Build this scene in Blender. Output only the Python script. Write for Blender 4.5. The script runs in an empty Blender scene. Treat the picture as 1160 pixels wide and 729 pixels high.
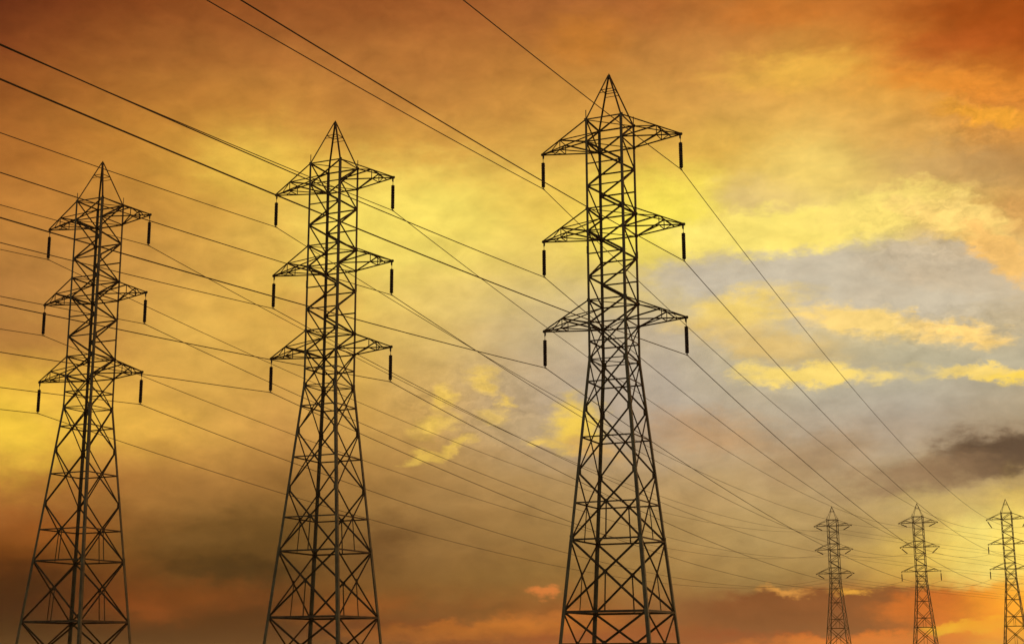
import bpy, bmesh, math, random
from math import sin, cos, tan, atan2, asin, radians, pi, sqrt
from mathutils import Vector, Matrix
random.seed(7)
sc = bpy.context.scene

# ------------------------------------------------------------------ camera
PW, PH, FPX = 1160.0, 729.0, 1672.6      # photograph size, focal length in its pixels
PITCH, ROLL = 0.2237, -0.0049
EYE = Vector((0, 0, 1.7))
cam_data = bpy.data.cameras.new('camera')
cam = bpy.data.objects.new('camera', cam_data)
sc.collection.objects.link(cam)
cam_data.sensor_fit = 'HORIZONTAL'
cam_data.sensor_width = 36.0
cam_data.lens = 36.0 * FPX / PW
cam_data.clip_start = 0.1
cam_data.clip_end = 30000
cam.location = EYE
cam.matrix_world = Matrix.Translation(EYE) @ Matrix.Rotation(pi/2 + PITCH, 4, 'X') @ Matrix.Rotation(ROLL, 4, 'Z')
sc.camera = cam

# ------------------------------------------------------------------ colour management
sc.view_settings.view_transform = 'Standard'
sc.view_settings.look = 'None'
sc.view_settings.gamma = 1.0
sc.view_settings.exposure = 0.0
sc.view_settings.use_curve_mapping = False

# ------------------------------------------------------------------ sunset sky (world shader, laid out by compass bearing and elevation)
HAZE = 0.00016
SUN_AZ, SUN_EL = radians(25), radians(2.5)

def lin(c):
    return [((v/255)/12.92 if v/255 <= 0.04045 else ((v/255+0.055)/1.055)**2.4) for v in c]

AIR = (.22, .12, .05)          # what the haze itself adds
def clear(c, el, az):
    """colour of the sky above the haze layer, given its colour from the ground"""
    d = min(48/max(sin(radians(el)), .004), 4500)
    t = max(math.exp(-HAZE*d), .45)
    k = 1 + 1.3*math.exp(-((az-25)/13)**2)
    return [max((v-(1-t)*a*k)/t, v*.6) for v, a in zip(lin(c), AIR)]

def bearing(x, y):
    """compass bearing and elevation (degrees) seen at a place of the survey picture"""
    dx, dy = x - PW/2, y - PH/2
    cr, sr = cos(ROLL), sin(ROLL)
    X = dx*cr + dy*sr; Y = -dx*sr + dy*cr
    v = Vector((X, FPX*cos(PITCH) + Y*sin(PITCH), FPX*sin(PITCH) - Y*cos(PITCH))).normalized()
    return math.degrees(atan2(v.x, v.y)), math.degrees(asin(v.z))

def survey(az, el):
    a, e = radians(az), radians(el)
    v = Vector((sin(a)*cos(e), cos(a)*cos(e), sin(e)))
    d = v.y*cos(PITCH) + v.z*sin(PITCH); u = -v.y*sin(PITCH) + v.z*cos(PITCH)
    X = FPX*v.x/d; Y = -FPX*u/d
    return PW/2 + X*cos(ROLL) - Y*sin(ROLL), PH/2 + X*sin(ROLL) + Y*cos(ROLL)

SKY = [
 [(100,45,22),(122,58,26),(138,72,30),(150,83,38),(150,82,38),(162,90,42),(171,102,51),(178,104,48),(184,109,47),(196,114,48),(176,89,33),(151,72,23)],
 [(134,68,31),(152,86,37),(164,100,45),(177,110,51),(177,111,51),(182,115,53),(184,119,53),(188,122,58),(201,134,65),(218,154,65),(204,116,45),(176,89,33)],
 [(156,90,38),(173,108,45),(189,125,51),(199,135,58),(191,128,59),(195,132,61),(205,140,62),(212,150,70),(222,162,80),(228,175,85),(222,150,64),(218,130,45)],
 [(172,104,45),(187,124,51),(209,152,61),(233,188,77),(222,171,73),(221,168,75),(225,175,80),(225,175,75),(225,180,85),(235,195,105),(215,170,98),(200,145,80)],
 [(190,125,55),(195,135,60),(202,147,62),(226,180,80),(242,216,95),(242,212,95),(235,195,85),(248,222,90),(225,195,115),(242,215,120),(235,200,110),(208,155,85)],
 [(172,116,56),(195,138,65),(217,164,75),(228,182,80),(240,210,98),(233,202,110),(232,200,100),(232,205,112),(196,180,152),(196,184,156),(205,185,148),(222,175,112)],
 [(175,120,60),(205,150,70),(225,175,80),(214,167,74),(232,194,95),(225,192,114),(200,178,134),(196,178,150),(212,188,128),(215,188,130),(208,184,135),(184,172,145)],
 [(222,170,60),(215,160,70),(215,165,75),(207,157,75),(212,168,82),(204,168,108),(184,165,140),(184,169,150),(188,176,150),(190,180,152),(186,176,152),(192,178,145)],
 [(238,190,65),(225,170,65),(212,160,72),(205,150,75),(200,155,78),(195,155,92),(181,158,129),(179,161,139),(186,164,132),(181,163,139),(179,161,139),(175,152,118)],
 [(185,120,55),(182,122,56),(168,117,58),(152,107,52),(170,125,65),(175,135,80),(172,137,86),(180,145,95),(190,158,108),(182,152,108),(184,155,106),(180,148,100)],
 [(138,77,30),(132,86,38),(122,86,40),(112,80,38),(138,100,52),(150,112,62),(156,120,66),(170,135,80),(180,148,90),(185,152,94),(205,170,90),(248,212,95)],
 [(82,46,18),(108,62,25),(110,68,30),(98,62,28),(128,84,40),(140,98,50),(145,102,50),(158,115,62),(150,112,62),(160,118,64),(195,130,55),(238,165,55)],
 [(66,36,12),(85,46,18),(92,47,18),(100,52,18),(115,68,28),(150,78,33),(155,82,34),(148,80,35),(145,74,33),(180,92,30),(212,118,34),(240,160,40)],
]
for i_ in range(4):
    for j_ in range(12):
        c_ = SKY[i_][j_]; gain = 1 if j_ < 6 else (3 if j_ < 10 and i_ > 0 else 1)
        SKY[i_][j_] = (c_[0], c_[1]+gain, c_[2])
NR, NC = len(SKY), len(SKY[0])
def sky_at(x, y):
    u = min(max(x/PW*(NC-1), 0), NC-1.001); v = min(max(y/PH*(NR-1), 0), NR-1.001)
    i, j = int(u), int(v); fu, fv = u-i, v-j
    return [ (SKY[j][i][k]*(1-fu)+SKY[j][i+1][k]*fu)*(1-fv) + (SKY[j+1][i][k]*(1-fu)+SKY[j+1][i+1][k]*fu)*fv for k in range(3)]

world = bpy.data.worlds.new("World")
sc.world = world
world.use_nodes = True
NT = world.node_tree; N = NT.nodes; LK = NT.links
N.clear()
def nd(t, **kw):
    n = N.new(t)
    for k, v in kw.items(): setattr(n, k, v)
    return n
def put(sock, v):
    if isinstance(v, bpy.types.NodeSocket): LK.new(v, sock)
    else: sock.default_value = v
def ma(op, a, b=None, c=None, clamp=False):
    n = nd('ShaderNodeMath', operation=op, use_clamp=clamp)
    put(n.inputs[0], a)
    if b is not None: put(n.inputs[1], b)
    if c is not None: put(n.inputs[2], c)
    return n.outputs[0]
def mixc(f, a, b, mode='MIX'):
    n = nd('ShaderNodeMix', data_type='RGBA', blend_type=mode, clamp_factor=True)
    put(n.inputs[0], f); put(n.inputs[6], a); put(n.inputs[7], b)
    return n.outputs[2]
def noise(vec, scale, detail, rough=0.5, dist=0.0):
    n = nd('ShaderNodeTexNoise', noise_dimensions='3D')
    LK.new(vec, n.inputs['Vector'])
    n.inputs['Scale'].default_value = scale; n.inputs['Detail'].default_value = detail
    n.inputs['Roughness'].default_value = rough; n.inputs['Distortion'].default_value = dist
    return n.outputs[0]
tc = nd('ShaderNodeTexCoord')
sep = nd('ShaderNodeSeparateXYZ'); LK.new(tc.outputs['Generated'], sep.inputs[0])
az0 = ma('MULTIPLY', ma('ARCTAN2', sep.outputs[0], sep.outputs[1]), 180/pi)
el0 = ma('MULTIPLY', ma('ARCSINE', sep.outputs[2]), 180/pi)
cm = nd('ShaderNodeCombineXYZ'); LK.new(az0, cm.inputs[0]); LK.new(ma('MULTIPLY', el0, 1.7), cm.inputs[1])
P2 = cm.outputs[0]
def offs(vec, z):
    n = nd('ShaderNodeVectorMath', operation='ADD'); LK.new(vec, n.inputs[0]); n.inputs[1].default_value = (3.1*z, 1.7*z, z)
    return n.outputs[0]
cen = lambda s, k: ma('MULTIPLY', ma('SUBTRACT', s, 0.5), k)
# broad and fine drift of the cloud edges
wx = ma('ADD', cen(noise(offs(P2, 3), .16, 3, .5), 2.6), cen(noise(offs(P2, 9), .9, 5, .62), 1.1))
wy = ma('ADD', cen(noise(offs(P2, 17), .16, 3, .5), 1.5), cen(noise(offs(P2, 23), .9, 5, .62), .8))
azb, elb = ma('ADD', az0, wx), ma('ADD', el0, wy)
wxs = cen(noise(offs(P2, 31), 1.1, 7, .62), 1.8)
wys = cen(noise(offs(P2, 37), 1.1, 7, .62), 1.2)
azs, els = ma('ADD', az0, wxs), ma('ADD', el0, wys)

# base colours
COLS = [-21 + 3.0*i for i in range(15)]
EL = [-2 + 30.0*i/20 for i in range(21)]
t_el = ma('DIVIDE', ma('ADD', elb, 2.0), 30.0, clamp=True)
cur = None
for i, a in enumerate(COLS):
    r = nd('ShaderNodeValToRGB'); cr_ = r.color_ramp; cr_.interpolation = 'CARDINAL'
    while len(cr_.elements) > 1: cr_.elements.remove(cr_.elements[-1])
    for j, e in enumerate(EL):
        x, y = survey(a, e)
        c = clear(sky_at(x, y), e, a) + [1]
        if j == 0: cr_.elements[0].position = 0; cr_.elements[0].color = c
        else:
            q = cr_.elements.new(j/20); q.color = c
    LK.new(t_el, r.inputs[0])
    if cur is None: cur = r.outputs[0]
    else:
        f = ma('DIVIDE', ma('SUBTRACT', azb, COLS[i-1]), 3.0, clamp=True)
        cur = mixc(f, cur, r.outputs[0])

def cloud(x, y, rx, ry, rot, col, k=1.0, soft=.5, rag=.5, tex=None):
    """one bank of cloud: centre, half sizes and tilt, with ragged edges"""
    global cur
    a, e = bearing(x, y)
    s = 1/29.2; rx *= s; ry *= s
    dx = ma('SUBTRACT', azs, a); dy = ma('SUBTRACT', els, e)
    t = radians(rot); ct, st = cos(t), sin(t)
    # rot > 0 : right end lower
    u = ma('MULTIPLY_ADD', dx, ct/rx, ma('MULTIPLY', dy, -st/rx))
    v = ma('MULTIPLY_ADD', dx, st/ry, ma('MULTIPLY', dy, ct/ry))
    d = ma('SQRT', ma('ADD', ma('MULTIPLY', u, u), ma('MULTIPLY', v, v)))
    d = ma('ADD', d, ma('MULTIPLY', RAG, rag))
    mr = nd('ShaderNodeMapRange', interpolation_type='SMOOTHSTEP')
    put(mr.inputs[0], d); mr.inputs[1].default_value = 1+soft; mr.inputs[2].default_value = max(1-soft, 0)
    mr.inputs[3].default_value = 0; mr.inputs[4].default_value = k
    cur = mixc(mr.outputs[0], cur, clear(col, e, a)+[1])
st_ = nd('ShaderNodeCombineXYZ'); LK.new(ma('MULTIPLY', az0, .55), st_.inputs[0]); LK.new(ma('MULTIPLY', el0, 1.5), st_.inputs[1])
RAG = cen(noise(offs(st_.outputs[0], 5), 1.1, 8, .62, .4), 2.0)

# glow bands, upper left and centre
cloud(290,190,55,28,0,(238,195,78),.7,.9,.5)
cloud(475,240,100,48,0,(248,225,104),.65,.9,.6)
cloud(745,245,85,42,0,(252,230,88),.85,.8,.6)
cloud(640,230,70,25,0,(236,195,85),.5,.8,.6)
cloud(862,222,48,20,0,(216,184,128),.7,.8,.4)
cloud(360,345,40,22,-20,(205,150,72),.6,.9,.6)
cloud(15,488,62,40,0,(248,205,64),.65,.9,.8)
cloud(35,380,90,22,0,(172,115,58),.6,.9,.8)
cloud(110,470,70,25,10,(238,185,75),.5,.9,.8)
# upper right
cloud(905,80,75,16,0,(242,186,76),.7,.9,.8)
cloud(915,190,60,32,-15,(242,208,110),.7,.9,.6)
cloud(1120,30,80,32,8,(160,72,20),.7,.9,.6)
cloud(880,12,60,16,0,(204,114,40),.45,.9,.7)
cloud(1085,92,80,13,12,(236,146,52),.7,.8,.8)
cloud(1060,55,60,14,-6,(196,98,38),.55,.9,.8)
cloud(1115,130,45,9,14,(242,165,52),.8,.7,.8)
cloud(1010,150,70,20,10,(222,166,84),.5,.9,.7)
cloud(1130,185,55,18,14,(180,135,80),.6,.9,.6)
cloud(665,45,40,28,0,(204,124,42),.5,.9,.6)
cloud(1060,190,60,20,10,(200,160,98),.6,.9,.6)
# blue-grey gap and its bright rim
cloud(800,315,70,18,4,(188,174,156),.85,.7,.5)
cloud(960,325,190,48,3,(204,190,164),.92,.32,.3)
cloud(1080,300,90,26,12,(204,184,152),.8,.4,.4)
cloud(880,262,130,24,0,(255,230,116),.95,.35,.35)
cloud(1000,238,80,22,-8,(253,224,118),.92,.4,.5)
cloud(1085,245,70,20,16,(250,212,120),.98,.4,.7)
cloud(1135,285,45,18,42,(244,192,108),.95,.4,.8)
cloud(1155,240,25,20,20,(214,158,88),.7,.7,.7)
# lit wisps in the gap
cloud(840,350,62,19,-6,(246,210,104),.85,.7,.9)
cloud(975,364,70,15,8,(252,214,126),.95,.5,1.0)
cloud(1085,376,52,13,14,(254,212,126),.98,.45,1.0)
cloud(1120,422,58,8,8,(255,218,116),1.0,.45,.8)
cloud(1160,428,30,6,0,(255,216,90),.9,.6,.6)
cloud(925,424,88,13,2,(254,220,118),.98,.45,.8)
cloud(840,378,60,16,12,(226,190,116),.6,.8,.9)
cloud(890,395,60,14,8,(222,186,112),.7,.8,.9)
cloud(1030,402,70,15,6,(182,172,142),.7,.8,.7)
# small puffs in the middle
for a in ((548,430,17,15,0),(572,455,10,6,10),(562,472,16,9,0),(500,448,13,16,20),(492,482,24,12,-12),(512,508,24,7,-30),(478,520,16,9,-20),(612,500,14,5,0)):
    cloud(a[0],a[1],a[2]*.85,a[3]*.85,a[4],(242,200,88),.72,.8,.9)
cloud(652,480,30,24,-25,(250,208,76),.9,.6,.6)
cloud(668,505,34,10,15,(226,172,84),.6,.8,.8)
cloud(590,480,45,16,0,(186,158,112),.5,.9,.8)
# grey clouds low on the right
cloud(1122,512,62,23,-4,(112,84,58),.7,.7,.8)
cloud(1132,514,62,19,-3,(100,78,58),.92,.42,.45)
cloud(1040,538,70,17,-8,(150,118,84),.8,.8,.9)
cloud(925,520,60,20,-12,(166,132,92),.6,.9,.9)
cloud(800,490,60,20,8,(194,148,98),.6,.9,.8)
cloud(960,600,30,16,0,(160,130,80),.6,.9,.7)
cloud(1085,570,60,12,0,(214,182,104),.6,.9,.8)
cloud(1155,628,58,36,0,(255,242,140),1.0,.95,.3)
cloud(1100,630,80,26,0,(242,205,92),.55,.95,.4)
# dark bank over the horizon
cloud(820,690,75,16,4,(140,96,56),.8,.8,.7)
cloud(960,692,175,24,0,(140,88,48),.92,.22,.18)
cloud(1130,692,120,25,0,(208,118,44),.88,.3,.2)
cloud(890,670,24,5,4,(226,156,72),.85,.6,.8)
cloud(966,670,15,5,0,(236,170,66),.85,.6,.8)
cloud(1105,709,52,6.5,-2,(255,212,50),1.0,.45,.5)
cloud(1148,716,40,14,0,(255,196,40),.8,.7,.5)
cloud(1160,640,26,60,0,(255,212,88),.7,.9,.3)
cloud(1165,700,60,34,0,(255,172,46),.9,.8,.3)
cloud(1075,700,50,20,0,(224,124,38),.5,.9,.3)
cloud(980,728,130,9,-2,(222,130,36),.75,.7,.6)
# brown underside, lower left
cloud(255,625,78,30,2,(92,64,30),.6,.8,.8)
cloud(275,646,66,14,2,(78,56,26),.7,.6,.9)
cloud(240,608,50,10,-8,(140,98,48),.45,.8,.9)
cloud(80,545,60,16,0,(150,92,42),.4,.9,.9)
cloud(170,470,40,14,10,(236,180,78),.4,.9,.9)
cloud(215,372,50,18,-15,(232,182,84),.45,.9,.9)
cloud(250,300,60,16,-12,(192,140,64),.4,.9,.9)
cloud(300,600,80,20,-4,(104,74,34),.5,.9,.9)
cloud(430,618,42,22,-30,(104,70,36),.65,.9,.7)
cloud(200,680,80,16,-6,(134,74,28),.6,.9,.9)
cloud(165,690,30,7,10,(146,78,32),.4,.9,.9)
cloud(60,600,50,14,0,(150,84,32),.5,.9,.9)
cloud(30,660,50,18,0,(70,38,14),.6,.9,.8)
cloud(615,668,13,6,4,(220,126,60),.8,.7,.6)
cloud(600,700,70,9,-4,(188,112,50),.7,.7,.9)
cloud(540,714,120,8,-2,(196,118,46),.5,.85,1.0)
cloud(390,690,60,10,-6,(156,90,40),.5,.8,.9)
cloud(520,694,70,8,0,(122,84,44),.6,.8,.9)

# billowed texture of the lit cloud fringe
def where(x, y, rx, ry):
    a, e = bearing(x, y)
    u = ma('DIVIDE', ma('SUBTRACT', azs, a), rx/29.2); v = ma('DIVIDE', ma('SUBTRACT', els, e), ry/29.2)
    d = ma('ADD', ma('MULTIPLY', u, u), ma('MULTIPLY', v, v))
    return ma('SUBTRACT', 1.15, d, clamp=True)
cw = nd('ShaderNodeCombineXYZ'); LK.new(azs, cw.inputs[0]); LK.new(ma('MULTIPLY', els, 1.7), cw.inputs[1])
zone = ma('MAXIMUM', ma('MAXIMUM', where(1075,255,130,62), where(535,465,110,70)), ma('MAXIMUM', where(1060,372,120,30), where(1120,130,80,45)))
bil = ma('MULTIPLY', cen(noise(offs(cw.outputs[0], 71), 1.9, 5, .6, .5), .75), zone)

# fine structure of the cloud sheet
mod = ma('ADD', cen(noise(offs(st_.outputs[0], 11), .45, 9, .6, .6), .34), cen(noise(offs(P2, 41), .75, 7, .58, .3), .58))
mod = ma('ADD', ma('ADD', mod, bil), 1.0)
cc = nd('ShaderNodeVectorMath', operation='SCALE'); LK.new(cur, cc.inputs[0]); LK.new(mod, cc.inputs['Scale'])
cur = cc.outputs[0]
# cooler and warmer streaks
tint = ma('MULTIPLY', ma('SUBTRACT', noise(offs(st_.outputs[0], 57), .5, 7, .6, .3), .5), 1.6, clamp=True)
cur = mixc(tint, cur, [1.0, .93, .86, 1], 'MULTIPLY')

# away from the afterglow: a clear twilight sky
skyt = nd('ShaderNodeTexSky', sky_type='NISHITA'); skyt.sun_disc = False
skyt.sun_elevation = SUN_EL; skyt.sun_rotation = SUN_AZ
bg_sky = nd('ShaderNodeBackground'); LK.new(skyt.outputs[0], bg_sky.inputs[0]); bg_sky.inputs[1].default_value = 0.09
bg_cl = nd('ShaderNodeBackground'); LK.new(cur, bg_cl.inputs[0]); bg_cl.inputs[1].default_value = 1.0
away = nd('ShaderNodeMapRange', interpolation_type='SMOOTHSTEP')
LK.new(ma('ABSOLUTE', az0), away.inputs[0]); away.inputs[1].default_value = 40; away.inputs[2].default_value = 120
up = nd('ShaderNodeMapRange', interpolation_type='SMOOTHSTEP')
LK.new(el0, up.inputs[0]); up.inputs[1].default_value = 35; up.inputs[2].default_value = 75
ms = nd('ShaderNodeMixShader'); LK.new(ma('MAXIMUM', away.outputs[0], up.outputs[0]), ms.inputs[0]); LK.new(bg_cl.outputs[0], ms.inputs[1]); LK.new(bg_sky.outputs[0], ms.inputs[2])
out = nd('ShaderNodeOutputWorld'); LK.new(ms.outputs[0], out.inputs[0])

# ------------------------------------------------------------------ low sun, just outside the right edge
sun_d = bpy.data.lights.new('sun', 'SUN'); sun_d.energy = 0.3; sun_d.angle = radians(0.5); sun_d.color = (1.0, .60, .26)
sun = bpy.data.objects.new('sun', sun_d); sc.collection.objects.link(sun)
sdir = Vector((sin(SUN_AZ)*cos(SUN_EL), cos(SUN_AZ)*cos(SUN_EL), sin(SUN_EL)))
sun.rotation_euler = sdir.to_track_quat('Z', 'Y').to_euler()
sun.location = (60, 60, 60)

# ------------------------------------------------------------------ materials
def mat(name, base, rough=.6, metal=0.0, var=None, scale=3.0, spec=.5):
    m = bpy.data.materials.new(name); m.use_nodes = True
    nt = m.node_tree; b = nt.nodes['Principled BSDF']
    b.inputs['Roughness'].default_value = rough; b.inputs['Metallic'].default_value = metal
    b.inputs['Specular IOR Level'].default_value = spec
    if var:
        t = nt.nodes.new('ShaderNodeTexCoord'); n = nt.nodes.new('ShaderNodeTexNoise')
        n.inputs['Scale'].default_value = scale; n.inputs['Detail'].default_value = 6
        nt.links.new(t.outputs['Object'], n.inputs['Vector'])
        r = nt.nodes.new('ShaderNodeValToRGB')
        r.color_ramp.elements[0].position = .35; r.color_ramp.elements[0].color = (*base, 1)
        r.color_ramp.elements[1].position = .7; r.color_ramp.elements[1].color = (*var, 1)
        nt.links.new(n.outputs[0], r.inputs[0]); nt.links.new(r.outputs[0], b.inputs['Base Color'])
        b2 = nt.nodes.new('ShaderNodeBump'); b2.inputs['Strength'].default_value = .15
        nt.links.new(n.outputs[0], b2.inputs['Height']); nt.links.new(b2.outputs[0], b.inputs['Normal'])
    else:
        b.inputs['Base Color'].default_value = (*base, 1)
    return m
M_STEEL = mat('weathered_galvanised_steel', (.24,.14,.055), .6, .1, (.14,.075,.03), 2.0)
M_LEG = mat('galvanised_steel_leg', (.44,.32,.16), .55, .1, (.22,.15,.07), 1.2)  # base colour lightened to stand in for warm highlights on the legs
M_PORC = mat('brown_glazed_porcelain', (.05,.02,.010), .35)
M_CAP = mat('forged_steel_fitting', (.10,.09,.08), .5, .6)
M_WIRE = mat('stranded_aluminium_wire', (.16,.11,.05), .6, .1)
M_CONC = mat('foundation_concrete', (.30,.28,.25), .9, 0, (.22,.20,.18), 4.0)
M_GROUND = mat('dry_grass_field', (.06,.07,.03), 1.0, 0, (.11,.09,.045), .35)

# ------------------------------------------------------------------ mesh helpers
def obj(name, bm, m, parent=None):
    me = bpy.data.meshes.new(name); bm.to_mesh(me); bm.free()
    me.materials.append(m)
    o = bpy.data.objects.new(name, me); sc.collection.objects.link(o)
    if parent: o.parent = parent
    return o

def angle(bm, p, q, w, t, ref):
    """a rolled steel angle (L section) from p to q; its two flanges open towards ref"""
    p, q = Vector(p), Vector(q); d = (q-p).normalized()
    r = Vector(ref); r = r - d*r.dot(d)
    if r.length < 1e-5: r = d.orthogonal()
    r.normalize(); s = d.cross(r)
    a = (r+s).normalized(); b = (r-s).normalized()     # the two flange directions
    prof = [(0,0),(w,0),(w,t),(t,t),(t,w),(0,w)]
    off = -(a+b)*(w*.35)
    lo = [bm.verts.new(p+off+a*u+b*v) for u, v in prof]
    hi = [bm.verts.new(q+off+a*u+b*v) for u, v in prof]
    for i in range(6):
        j = (i+1) % 6; bm.faces.new((lo[i], lo[j], hi[j], hi[i]))
    bm.faces.new(lo[::-1]); bm.faces.new(hi)

def plate(bm, c, n, size, th=.014, up=(0,0,1), sy=None):
    """a gusset plate centred on c, facing n"""
    c, n = Vector(c), Vector(n).normalized(); u = Vector(up); u = (u-n*u.dot(n)).normalized(); s = u.cross(n)
    h = size/2; k = (sy or size)/2; g = h*.35
    pts = [(h,k-g),(h-g,k),(-h+g,k),(-h,k-g),(-h,-k+g),(-h+g,-k),(h-g,-k),(h,-k+g)]
    A = [bm.verts.new(c+s*a+u*b-n*th/2) for a, b in pts]; B = [bm.verts.new(c+s*a+u*b+n*th/2) for a, b in pts]
    bm.faces.new(A[::-1]); bm.faces.new(B)
    for i in range(8):
        j = (i+1) % 8; bm.faces.new((A[i], A[j], B[j], B[i]))

def lathe(bm, prof, seg=14, M=Matrix()):
    rings = []
    for r, z in prof:
        rings.append([bm.verts.new(M @ Vector((r*cos(2*pi*i/seg), r*sin(2*pi*i/seg), z))) for i in range(seg)])
    for A, B in zip(rings, rings[1:]):
        for i in range(seg):
            j = (i+1) % seg; f = bm.faces.new((A[i], A[j], B[j], B[i])); f.smooth = True
    bm.faces.new(rings[0][::-1]); bm.faces.new(rings[-1])

def tube(bm, pts, r, seg=6):
    rings = []
    for i, p in enumerate(pts):
        d = (pts[min(i+1, len(pts)-1)] - pts[max(i-1, 0)]).normalized()
        s = d.cross(Vector((0,0,1)));
        if s.length < 1e-4: s = Vector((1,0,0))
        s.normalize(); u = s.cross(d)
        rings.append([bm.verts.new(p + s*(r*cos(2*pi*k/seg)) + u*(r*sin(2*pi*k/seg))) for k in range(seg)])
    for A, B in zip(rings, rings[1:]):
        for k in range(seg):
            j = (k+1) % seg; f = bm.faces.new((A[k], A[j], B[j], B[k])); f.smooth = True
    bm.faces.new(rings[0][::-1]); bm.faces.new(rings[-1])

# ------------------------------------------------------------------ ground
bm = bmesh.new()
R = 4500; n = 48
c0 = bm.verts.new((0,0,0)); prev = None; rings = []
for rr in (60, 250, 800, 2000, R):
    rings.append([bm.verts.new((rr*cos(2*pi*i/n), rr*sin(2*pi*i/n), 0)) for i in range(n)])
for i in range(n): bm.faces.new((c0, rings[0][i], rings[0][(i+1) % n]))
for A, B in zip(rings, rings[1:]):
    for i in range(n):
        j = (i+1) % n; bm.faces.new((A[i], B[i], B[j], A[j]))
g = obj('ground', bm, M_GROUND); g['kind'] = 'structure'

# ------------------------------------------------------------------ evening air
bm = bmesh.new(); bmesh.ops.create_cube(bm, size=1.0)
for v in bm.verts: v.co = Vector((v.co.x*2*(R+100), v.co.y*2*(R+100), -1 if v.co.z < 0 else 50))
hm = bpy.data.materials.new('evening_haze'); hm.use_nodes = True
ht = hm.node_tree; ht.nodes.clear()
pv = ht.nodes.new('ShaderNodeVolumePrincipled'); ho = ht.nodes.new('ShaderNodeOutputMaterial')
pv.inputs['Color'].default_value = (1.0, .92, .80, 1); pv.inputs['Density'].default_value = HAZE; pv.inputs['Anisotropy'].default_value = .6
ht.links.new(pv.outputs[0], ho.inputs['Volume'])
hz = obj('haze', bm, hm); hz['kind'] = 'stuff'
hz['label'] = 'thin warm evening haze over the plain'

# ------------------------------------------------------------------ the lattice tower
# local frame: x along the cross arms, y along the line, z up
H = 45.0
Z0 = (41.17, 34.19, 27.21)     # arm roots, upper chord
Z1 = (39.41, 32.46, 25.50)     # arm roots, lower chord and arm tip
ARM = 5.505
HANG = 2.72
def hw(z):                      # half width of the body
    if z >= 22.78: return 1.40 + (41.17-z)*.0012
    return 1.422 + (22.78-z)*.0900
COR = [(-1,-1),(1,-1),(1,1),(-1,1)]   # L N R F
def P(c, z):
    return Vector((c[0]*hw(z), c[1]*hw(z), z))
WB, TB = .112, .012             # brace angle
WM = .11

def thing(name, label, cat, loc=(0,0,0), rz=0, group=None):
    o = bpy.data.objects.new(name, None); sc.collection.objects.link(o)
    o.location = loc; o.rotation_euler = (0,0,rz); o.empty_display_size = 1
    o['label'] = label; o['category'] = cat
    if group: o['group'] = group
    return o

def insulator_bm(tilt=0.0, side=1):
    bm = bmesh.new()
    M = Matrix.Rotation(side*tilt, 4, 'Y')
    prof = []
    z = -.66
    nd_ = 14; pitch = (2.60-.66)/nd_
    prof.append((.04, z))
    for i in range(nd_):
        t = z - i*pitch
        prof += [(.125, t-.008), (.148, t-.045), (.152, t-.075), (.132, t-.088), (.125, t-pitch+.004)]
    prof.append((.04, z-nd_*pitch-.01))
    lathe(bm, prof, 16, M)
    return bm
def shackle_bm(tilt=0.0, side=1):
    bm = bmesh.new()
    M = Matrix.Rotation(side*tilt, 4, 'Y')
    lathe(bm, [(.05,.02),(.06,-.06),(.045,-.30),(.055,-.34),(.022,-.37),(.020,-.60),(.05,-.62),(.055,-.66)], 8, M)
    return bm
def clamp_bm(tilt=0.0, side=1):
    bm = bmesh.new()
    M = Matrix.Rotation(side*tilt, 4, 'Y')
    lathe(bm, [(.05,-2.61),(.055,-2.64),(.03,-2.66),(.03,-2.72)], 8, M)
    for s in (-1, 1):
        b = [M @ Vector((x, s*y, z)) for x, y, z in ((-.035,0,-2.70),(.035,0,-2.70),(.035,.22,-2.73),(-.035,.22,-2.73),(-.035,0,-2.79),(.035,0,-2.79),(.035,.22,-2.76),(-.035,.22,-2.76))]
        v = [bm.verts.new(q) for q in b]
        for f in ((0,1,2,3),(7,6,5,4),(0,4,5,1),(1,5,6,2),(2,6,7,3),(3,7,4,0)): bm.faces.new([v[k] for k in f])
    return bm

def arm_bm(s, z0, z1):
    """one cross arm, s = -1 or +1 side; local to the tower"""
    bm = bmesh.new()
    a, b = (s,-1), (s,1)
    tip = Vector((s*ARM, 0, z1)); t = .60
    TA, TBk, BA, BB = P(a,z0), P(b,z0), P(a,z1), P(b,z1)
    tipA, tipB = tip+Vector((0,-.06,0)), tip+Vector((0,.06,0))
    tt = Vector((0,0,.07))
    up = Vector((0,0,1))
    for r, e, w in ((TA,tipA+tt,.10),(TBk,tipB+tt,.10),(BA,tipA,.11),(BB,tipB,.11)):
        angle(bm, r, e, w, .012, up)
    sta = [TA.lerp(tipA+tt,t), TBk.lerp(tipB+tt,t), BB.lerp(tipB,t), BA.lerp(tipA,t)]
    for i in range(4): angle(bm, sta[i], sta[(i+1) % 4], .07, .01, (s,0,0))
    w = .09
    angle(bm, sta[0], BA, w, .01, (0,-1,0)); angle(bm, sta[1], BB, w, .01, (0,1,0))
    angle(bm, sta[0], TBk, w, .01, up)
    angle(bm, sta[3], BB, w, .01, up)
    m2 = .82
    s2 = [TA.lerp(tipA+tt,m2), TBk.lerp(tipB+tt,m2), BB.lerp(tipB,m2), BA.lerp(tipA,m2)]
    angle(bm, sta[0], s2[3], .06, .01, (0,-1,0)); angle(bm, sta[1], s2[2], .06, .01, (0,1,0))
    angle(bm, s2[3], sta[2], .06, .01, up)
    plate(bm, tip+Vector((0,0,.02)), (0,1,0), .34, .05, sy=.22)
    for c in (TA, TBk, BA, BB): plate(bm, c+Vector((s*.012,0,0)), (0,1,0), .26, .012)
    # hanger plate below the tip
    plate(bm, tip+Vector((-s*.02,0,-.16)), (0,1,0), .13, .03, sy=.30)
    return bm

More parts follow.
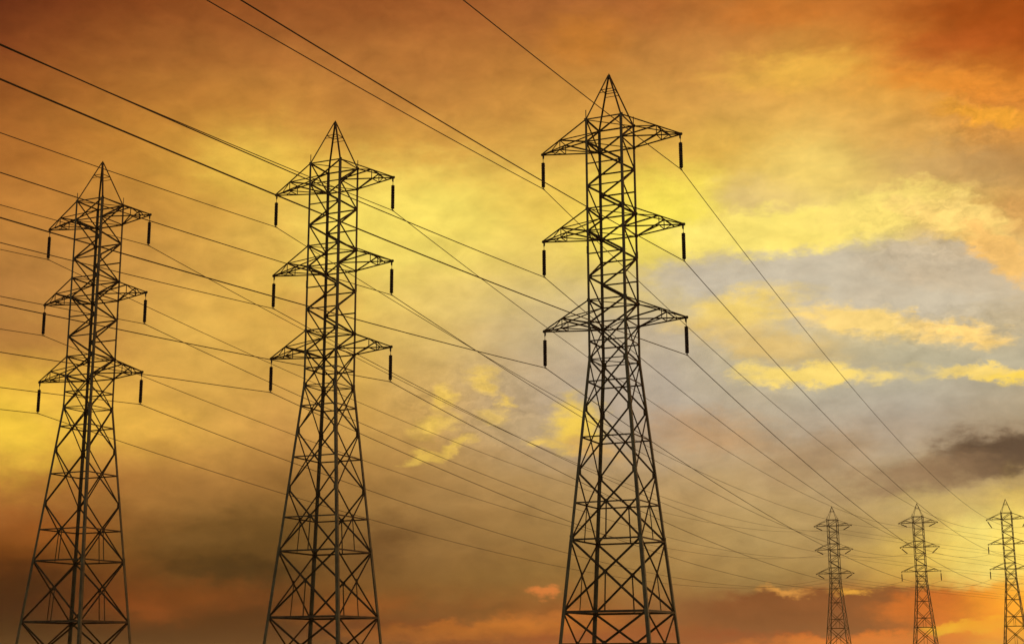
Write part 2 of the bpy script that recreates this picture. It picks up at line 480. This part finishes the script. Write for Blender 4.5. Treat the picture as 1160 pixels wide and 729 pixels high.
def zig_bm(k):
    """bracing of one bay (three sub-panels) between two cross arms; k picks z range"""
    top, bot = Z1[k], Z0[k+1]
    return top, bot

def build_tower():
    root = thing('transmission_tower', '', 'transmission tower')
    # legs: four, with splice plates, step bolts and a concrete pad each
    for c in COR:
        bm = bmesh.new()
        out_ = (-c[0], -c[1], 0)
        stub = .75 if c in ((-1,-1),(1,1)) else 0.0
        top = Vector((c[0]*hw(41.17), c[1]*hw(41.17), 41.17+stub))
        if stub: angle(bm, P(c,41.17), top, .07, .012, out_)
        angle(bm, P(c,41.17), P(c,22.78), .175, .018, out_)
        angle(bm, P(c,22.78), P(c,9.8), .215, .020, out_)
        angle(bm, P(c,9.8), P(c,0.25), .245, .022, out_)
        for z in (22.78, 9.8, 31.0):
            for ax in ((1,0,0),(0,1,0)):
                n_ = Vector((ax[0]*c[0], ax[1]*c[1], 0))
                plate(bm, P(c,z)+n_*.05, n_, .17, .02, sy=.62)
        if c == (1,-1):
            z = 3.0
            while z < 41:
                p = P(c,z); s = 1 if int(z/.42) % 2 else -1
                d = Vector((.20,0,0)) if s > 0 else Vector((0,-.20,0))
                tube(bm, [p, p+d], .010, 4); z += .42
        leg = obj('leg', bm, M_LEG, root)
        bm = bmesh.new(); q = P(c,0)
        for (h, z_a, z_b) in ((.55,-.3,.12),(.34,.12,.32)):
            v = [bm.verts.new((q.x+a*h, q.y+b*h, z)) for z in (z_a, z_b) for a, b in COR]
            bm.faces.new(v[0:4][::-1]); bm.faces.new(v[4:8])
            for i in range(4):
                j = (i+1) % 4; bm.faces.new((v[i], v[j], v[4+j], v[4+i]))
        obj('footing', bm, M_CONC, leg)
    # peak
    bm = bmesh.new(); apex = Vector((0,0,H))
    for c in COR:
        angle(bm, P(c,41.17), apex+Vector((c[0]*.05,c[1]*.05,-.05)), .11, .014, (-c[0],-c[1],0))
    for f, w in ((.665,.06),(.60,.05)):
        pts = [P(c,41.17).lerp(apex, f) for c in COR]
        for i in range(4):
            if w == .05 and i % 2: continue
            angle(bm, pts[i], pts[(i+1) % 4], w, .01, (0,0,1))
    for ax in ((1,0,0),(0,1,0)): plate(bm, apex-Vector((0,0,.14)), ax, .24, .03, sy=.34)
    lathe(bm, [(.02,44.95),(.05,45.0),(.04,45.10),(.01,45.14)], 8)
    obj('peak', bm, M_STEEL, root)
    # horizontal frames
    def belt(z, w=WB, plan=None, faces=(0,1,2,3)):
        if len(faces) == 2:
            for i in faces: belt(z, w, plan, (i,))
            return
        bm = bmesh.new()
        for i in faces:
            a, b = COR[i], COR[(i+1) % 4]
            pa, pb = P(a,z), P(b,z)
            nrm = Vector((a[0]+b[0], a[1]+b[1], 0))
            angle(bm, pa, pb, w, TB, Vector((0,0,-1))-nrm*.3)
        if plan == 'one': angle(bm, P(COR[0],z)-Vector((0,0,.03)), P(COR[2],z)-Vector((0,0,.03)), .07, .01, (0,0,1))
        if plan == 'two': angle(bm, P(COR[1],z)-Vector((0,0,.03)), P(COR[3],z)-Vector((0,0,.03)), .07, .01, (0,0,1))
        if plan == 'never':
            m = [(P(COR[i],z)+P(COR[(i+1) % 4],z))/2 - Vector((0,0,.05)) for i in range(4)]
            for i in range(4): angle(bm, m[i], m[(i+1) % 4], .07, .01, (0,0,1))
        obj('horizontal_frame', bm, M_STEEL, root)
    for k in range(3):
        belt(Z0[k], .115, 'one'); belt(Z1[k], .115, 'one' if k < 2 else 'two')
    # bracing at the arm roots: single diagonals, and zigzags between the arms
    L, Nn, Rr, F = COR
    for k in range(3):
        bm = bmesh.new()
        z0, z1 = Z0[k], Z1[k]
        for (a, za), (b, zb) in (((L,z0),(F,z1)), ((Nn,z0),(L,z1)), ((Rr,z0),(Nn,z1)), ((Rr,z0),(F,z1))):
            angle(bm, P(a,za), P(b,zb), WB, TB, Vector((-a[0]-b[0],-a[1]-b[1],0)))
        obj('bracing', bm, M_STEEL, root)
        if k == 2: continue
        zt, zb_ = Z1[k], Z0[k+1]; q = [zt + (zb_-zt)*i/3 for i in range(4)]
        for i in range(3):
            bm = bmesh.new()
            ev = (i % 2 == 0)
            top, bot = (L, Nn) if ev else (Nn, L)
            pairs = [((L if ev else Nn), (Nn if ev else L)), ((L if ev else F), (F if ev else L)),
                     ((Nn if ev else Rr), (Rr if ev else Nn)), ((F if ev else Rr), (Rr if ev else F))]
            for a, b in pairs:
                angle(bm, P(a,q[i]), P(b,q[i+1]), WB, TB, Vector((-a[0]-b[0],-a[1]-b[1],0)))
                nrm = Vector((a[0]+b[0], a[1]+b[1], 0))
                plate(bm, P(b,q[i+1])*1.0 + (P(a,q[i+1])-P(b,q[i+1]))*.06 + nrm*.006, nrm, .26, .012)
            obj('bracing', bm, M_STEEL, root)
            if i < 2: belt(q[i+1], .115, None, (0, 2))
    # X panels down to the ground
    levels = [25.50, 22.78, 19.13, 14.55, 9.80, 4.82, 0.25]
    for i in range(6):
        zt, zb_ = levels[i], levels[i+1]
        bm = bmesh.new(); w = (.09,.095,.10,.108,.12,.12)[i]
        wt, wb = hw(zt), hw(zb_); f = wt/(wt+wb); zc = zt + (zb_-zt)*f
        for j in range(4):
            a, b = COR[j], COR[(j+1) % 4]; nrm = Vector((a[0]+b[0], a[1]+b[1], 0)).normalized()
            angle(bm, P(a,zt), P(b,zb_), w, TB, -nrm)
            angle(bm, P(b,zt)+nrm*.03, P(a,zb_)+nrm*.03, w, TB, nrm)
            xc = (P(a,zc)+P(b,zc))/2
            plate(bm, xc+nrm*.035, nrm, .22 if i < 3 else .34, .014)
            for c_ in (a, b):
                plate(bm, P(c_,zb_)*1.0 + (xc-P(c_,zc)).normalized()*.10 + nrm*.012, nrm, .30, .014, sy=.42)
            if i in (3, 4):   # hangers from the crossing to the frame below
                m = (P(a,zb_)+P(b,zb_))/2
                angle(bm, xc, m, .075, .01, -nrm)
        obj('bracing', bm, M_STEEL, root)
        if i == 5: belt(2.65, .09)
        elif i != 4: belt(zc, .11)
        if i == 0: belt(zb_, .08, 'one')
        if i == 3: belt(zb_, .13, None)
        if i == 4: belt(zb_, .17, None)
    return root

tower = build_tower()
def add_arms(root, tilts, cache={}):
    for k in range(3):
        for s in (-1, 1):
            key = ('arm', k, s)
            if key not in cache:
                o = obj('cross_arm', arm_bm(s, Z0[k], Z1[k]), M_STEEL, root); cache[key] = o.data
            else:
                o = bpy.data.objects.new('cross_arm', cache[key]); sc.collection.objects.link(o); o.parent = root
            tl = tilts.get((k, s), 0.0)
            for nm, fn, m in (('insulator', insulator_bm, M_PORC), ('shackle', shackle_bm, M_CAP), ('suspension_clamp', clamp_bm, M_CAP)):
                kk = (nm, s, tl)
                if kk not in cache:
                    q = obj(nm, fn(radians(tl), s), m, o); cache[kk] = q.data
                else:
                    q = bpy.data.objects.new(nm, cache[kk]); sc.collection.objects.link(q); q.parent = o
                q.location = (s*ARM, 0, Z1[k])

TH = 0.4182
T = [(7.485,105.71),(-14.546,115.51),(-36.481,125.385),(94.556,439.36),(117.433,430.50),(139.78,420.19)]
LBL = ['tallest steel lattice tower right of centre, in front of the grey gap in the clouds',
       'steel lattice tower with three cross arms, middle one of the three near towers',
       'leftmost steel lattice tower, smallest of the three near ones, against dark orange cloud',
       'small distant lattice tower, farthest left of the three low on the right',
       'small distant lattice tower, between two others like it, low on the right',
       'small distant lattice tower cut by the right edge beside the bright sunset glow']
GRP = ['near lattice towers']*3 + ['distant lattice towers']*3
TILT = [{}, {}, {}, {(0,-1):62,(0,1):62,(1,-1):60,(1,1):60,(2,-1):58,(2,1):58},
        {(0,-1):66,(0,1):66,(1,-1):48,(1,1):48}, {(0,-1):30,(0,1):30}]
base_children = list(tower.children)
roots = []
for i, (x, y) in enumerate(T):
    if i == 0: r = tower
    else:
        r = tower.copy(); sc.collection.objects.link(r)
        for ch in base_children:
            c = ch.copy(); sc.collection.objects.link(c); c.parent = r
            for gch in ch.children:
                d = gch.copy(); sc.collection.objects.link(d); d.parent = c
    r.location = (x, y, 0); r.rotation_euler = (0, 0, -TH)
    r['label'] = LBL[i]; r['group'] = GRP[i]
    roots.append(r)
for r, t in zip(roots, TILT): add_arms(r, t)

# ------------------------------------------------------------------ conductors
EX = Vector((cos(TH), -sin(TH), 0)); DIRF = Vector((sin(TH), cos(TH), 0))
BACK = Vector((sin(.4033), cos(.4033), 0))*342
SAGN = {(0,0,-1):7.5,(0,0,1):7.1,(0,1,-1):7.4,(0,1,1):7.5,(0,2,-1):7.5,(0,2,1):7.4,(1,0,-1):7.4,(1,0,1):7.5,(1,1,-1):7.7,(1,1,1):7.3,
        (1,2,-1):7.5,(1,2,1):7.3,(2,0,-1):8.5,(2,0,1):7.4,(2,1,-1):7.9,(2,1,1):7.6,(2,2,-1):6.3,(2,2,1):7.0}
SAGF = 7.55
def attach(ti, k, s):
    t = radians(TILT[ti].get((k, s), 0)); h = HANG+.03
    return Vector((T[ti][0], T[ti][1], 0)) + EX*(s*ARM - s*h*sin(t)) + Vector((0,0,Z1[k]-h*cos(t)))
TURN = Vector((sin(radians(56)), cos(radians(56)), 0))*330
ARMN = ('top', 'middle', 'bottom'); SIDE = {-1:'left', 1:'right'}
TNAME = ('tallest tower', 'middle near tower', 'leftmost tower')
for ti in range(3):
    for k in range(3):
        for s in (-1, 1):
            A = attach(ti, k, s); B = attach({0:5,1:4,2:3}[ti], k, s)
            C = A - BACK; D = B + TURN
            pts = []
            for a, b, sag, n in ((C, A, SAGN[(ti,k,s)], 90), (A, B, SAGF, 80), (B, D, 6.0, 40)):
                for i in range(n):
                    u = i/n; p = a.lerp(b, u); p.z -= 4*sag*u*(1-u); pts.append(p)
            pts.append(D)
            bm = bmesh.new(); tube(bm, pts, .029, 6)
            w = obj('power_line', bm, M_WIRE)
            w['label'] = 'dark power line on the %s end of the %s arm of the %s' % (SIDE[s], ARMN[k], TNAME[ti])
            w['category'] = 'power line'; w['group'] = 'power lines strung between the towers'
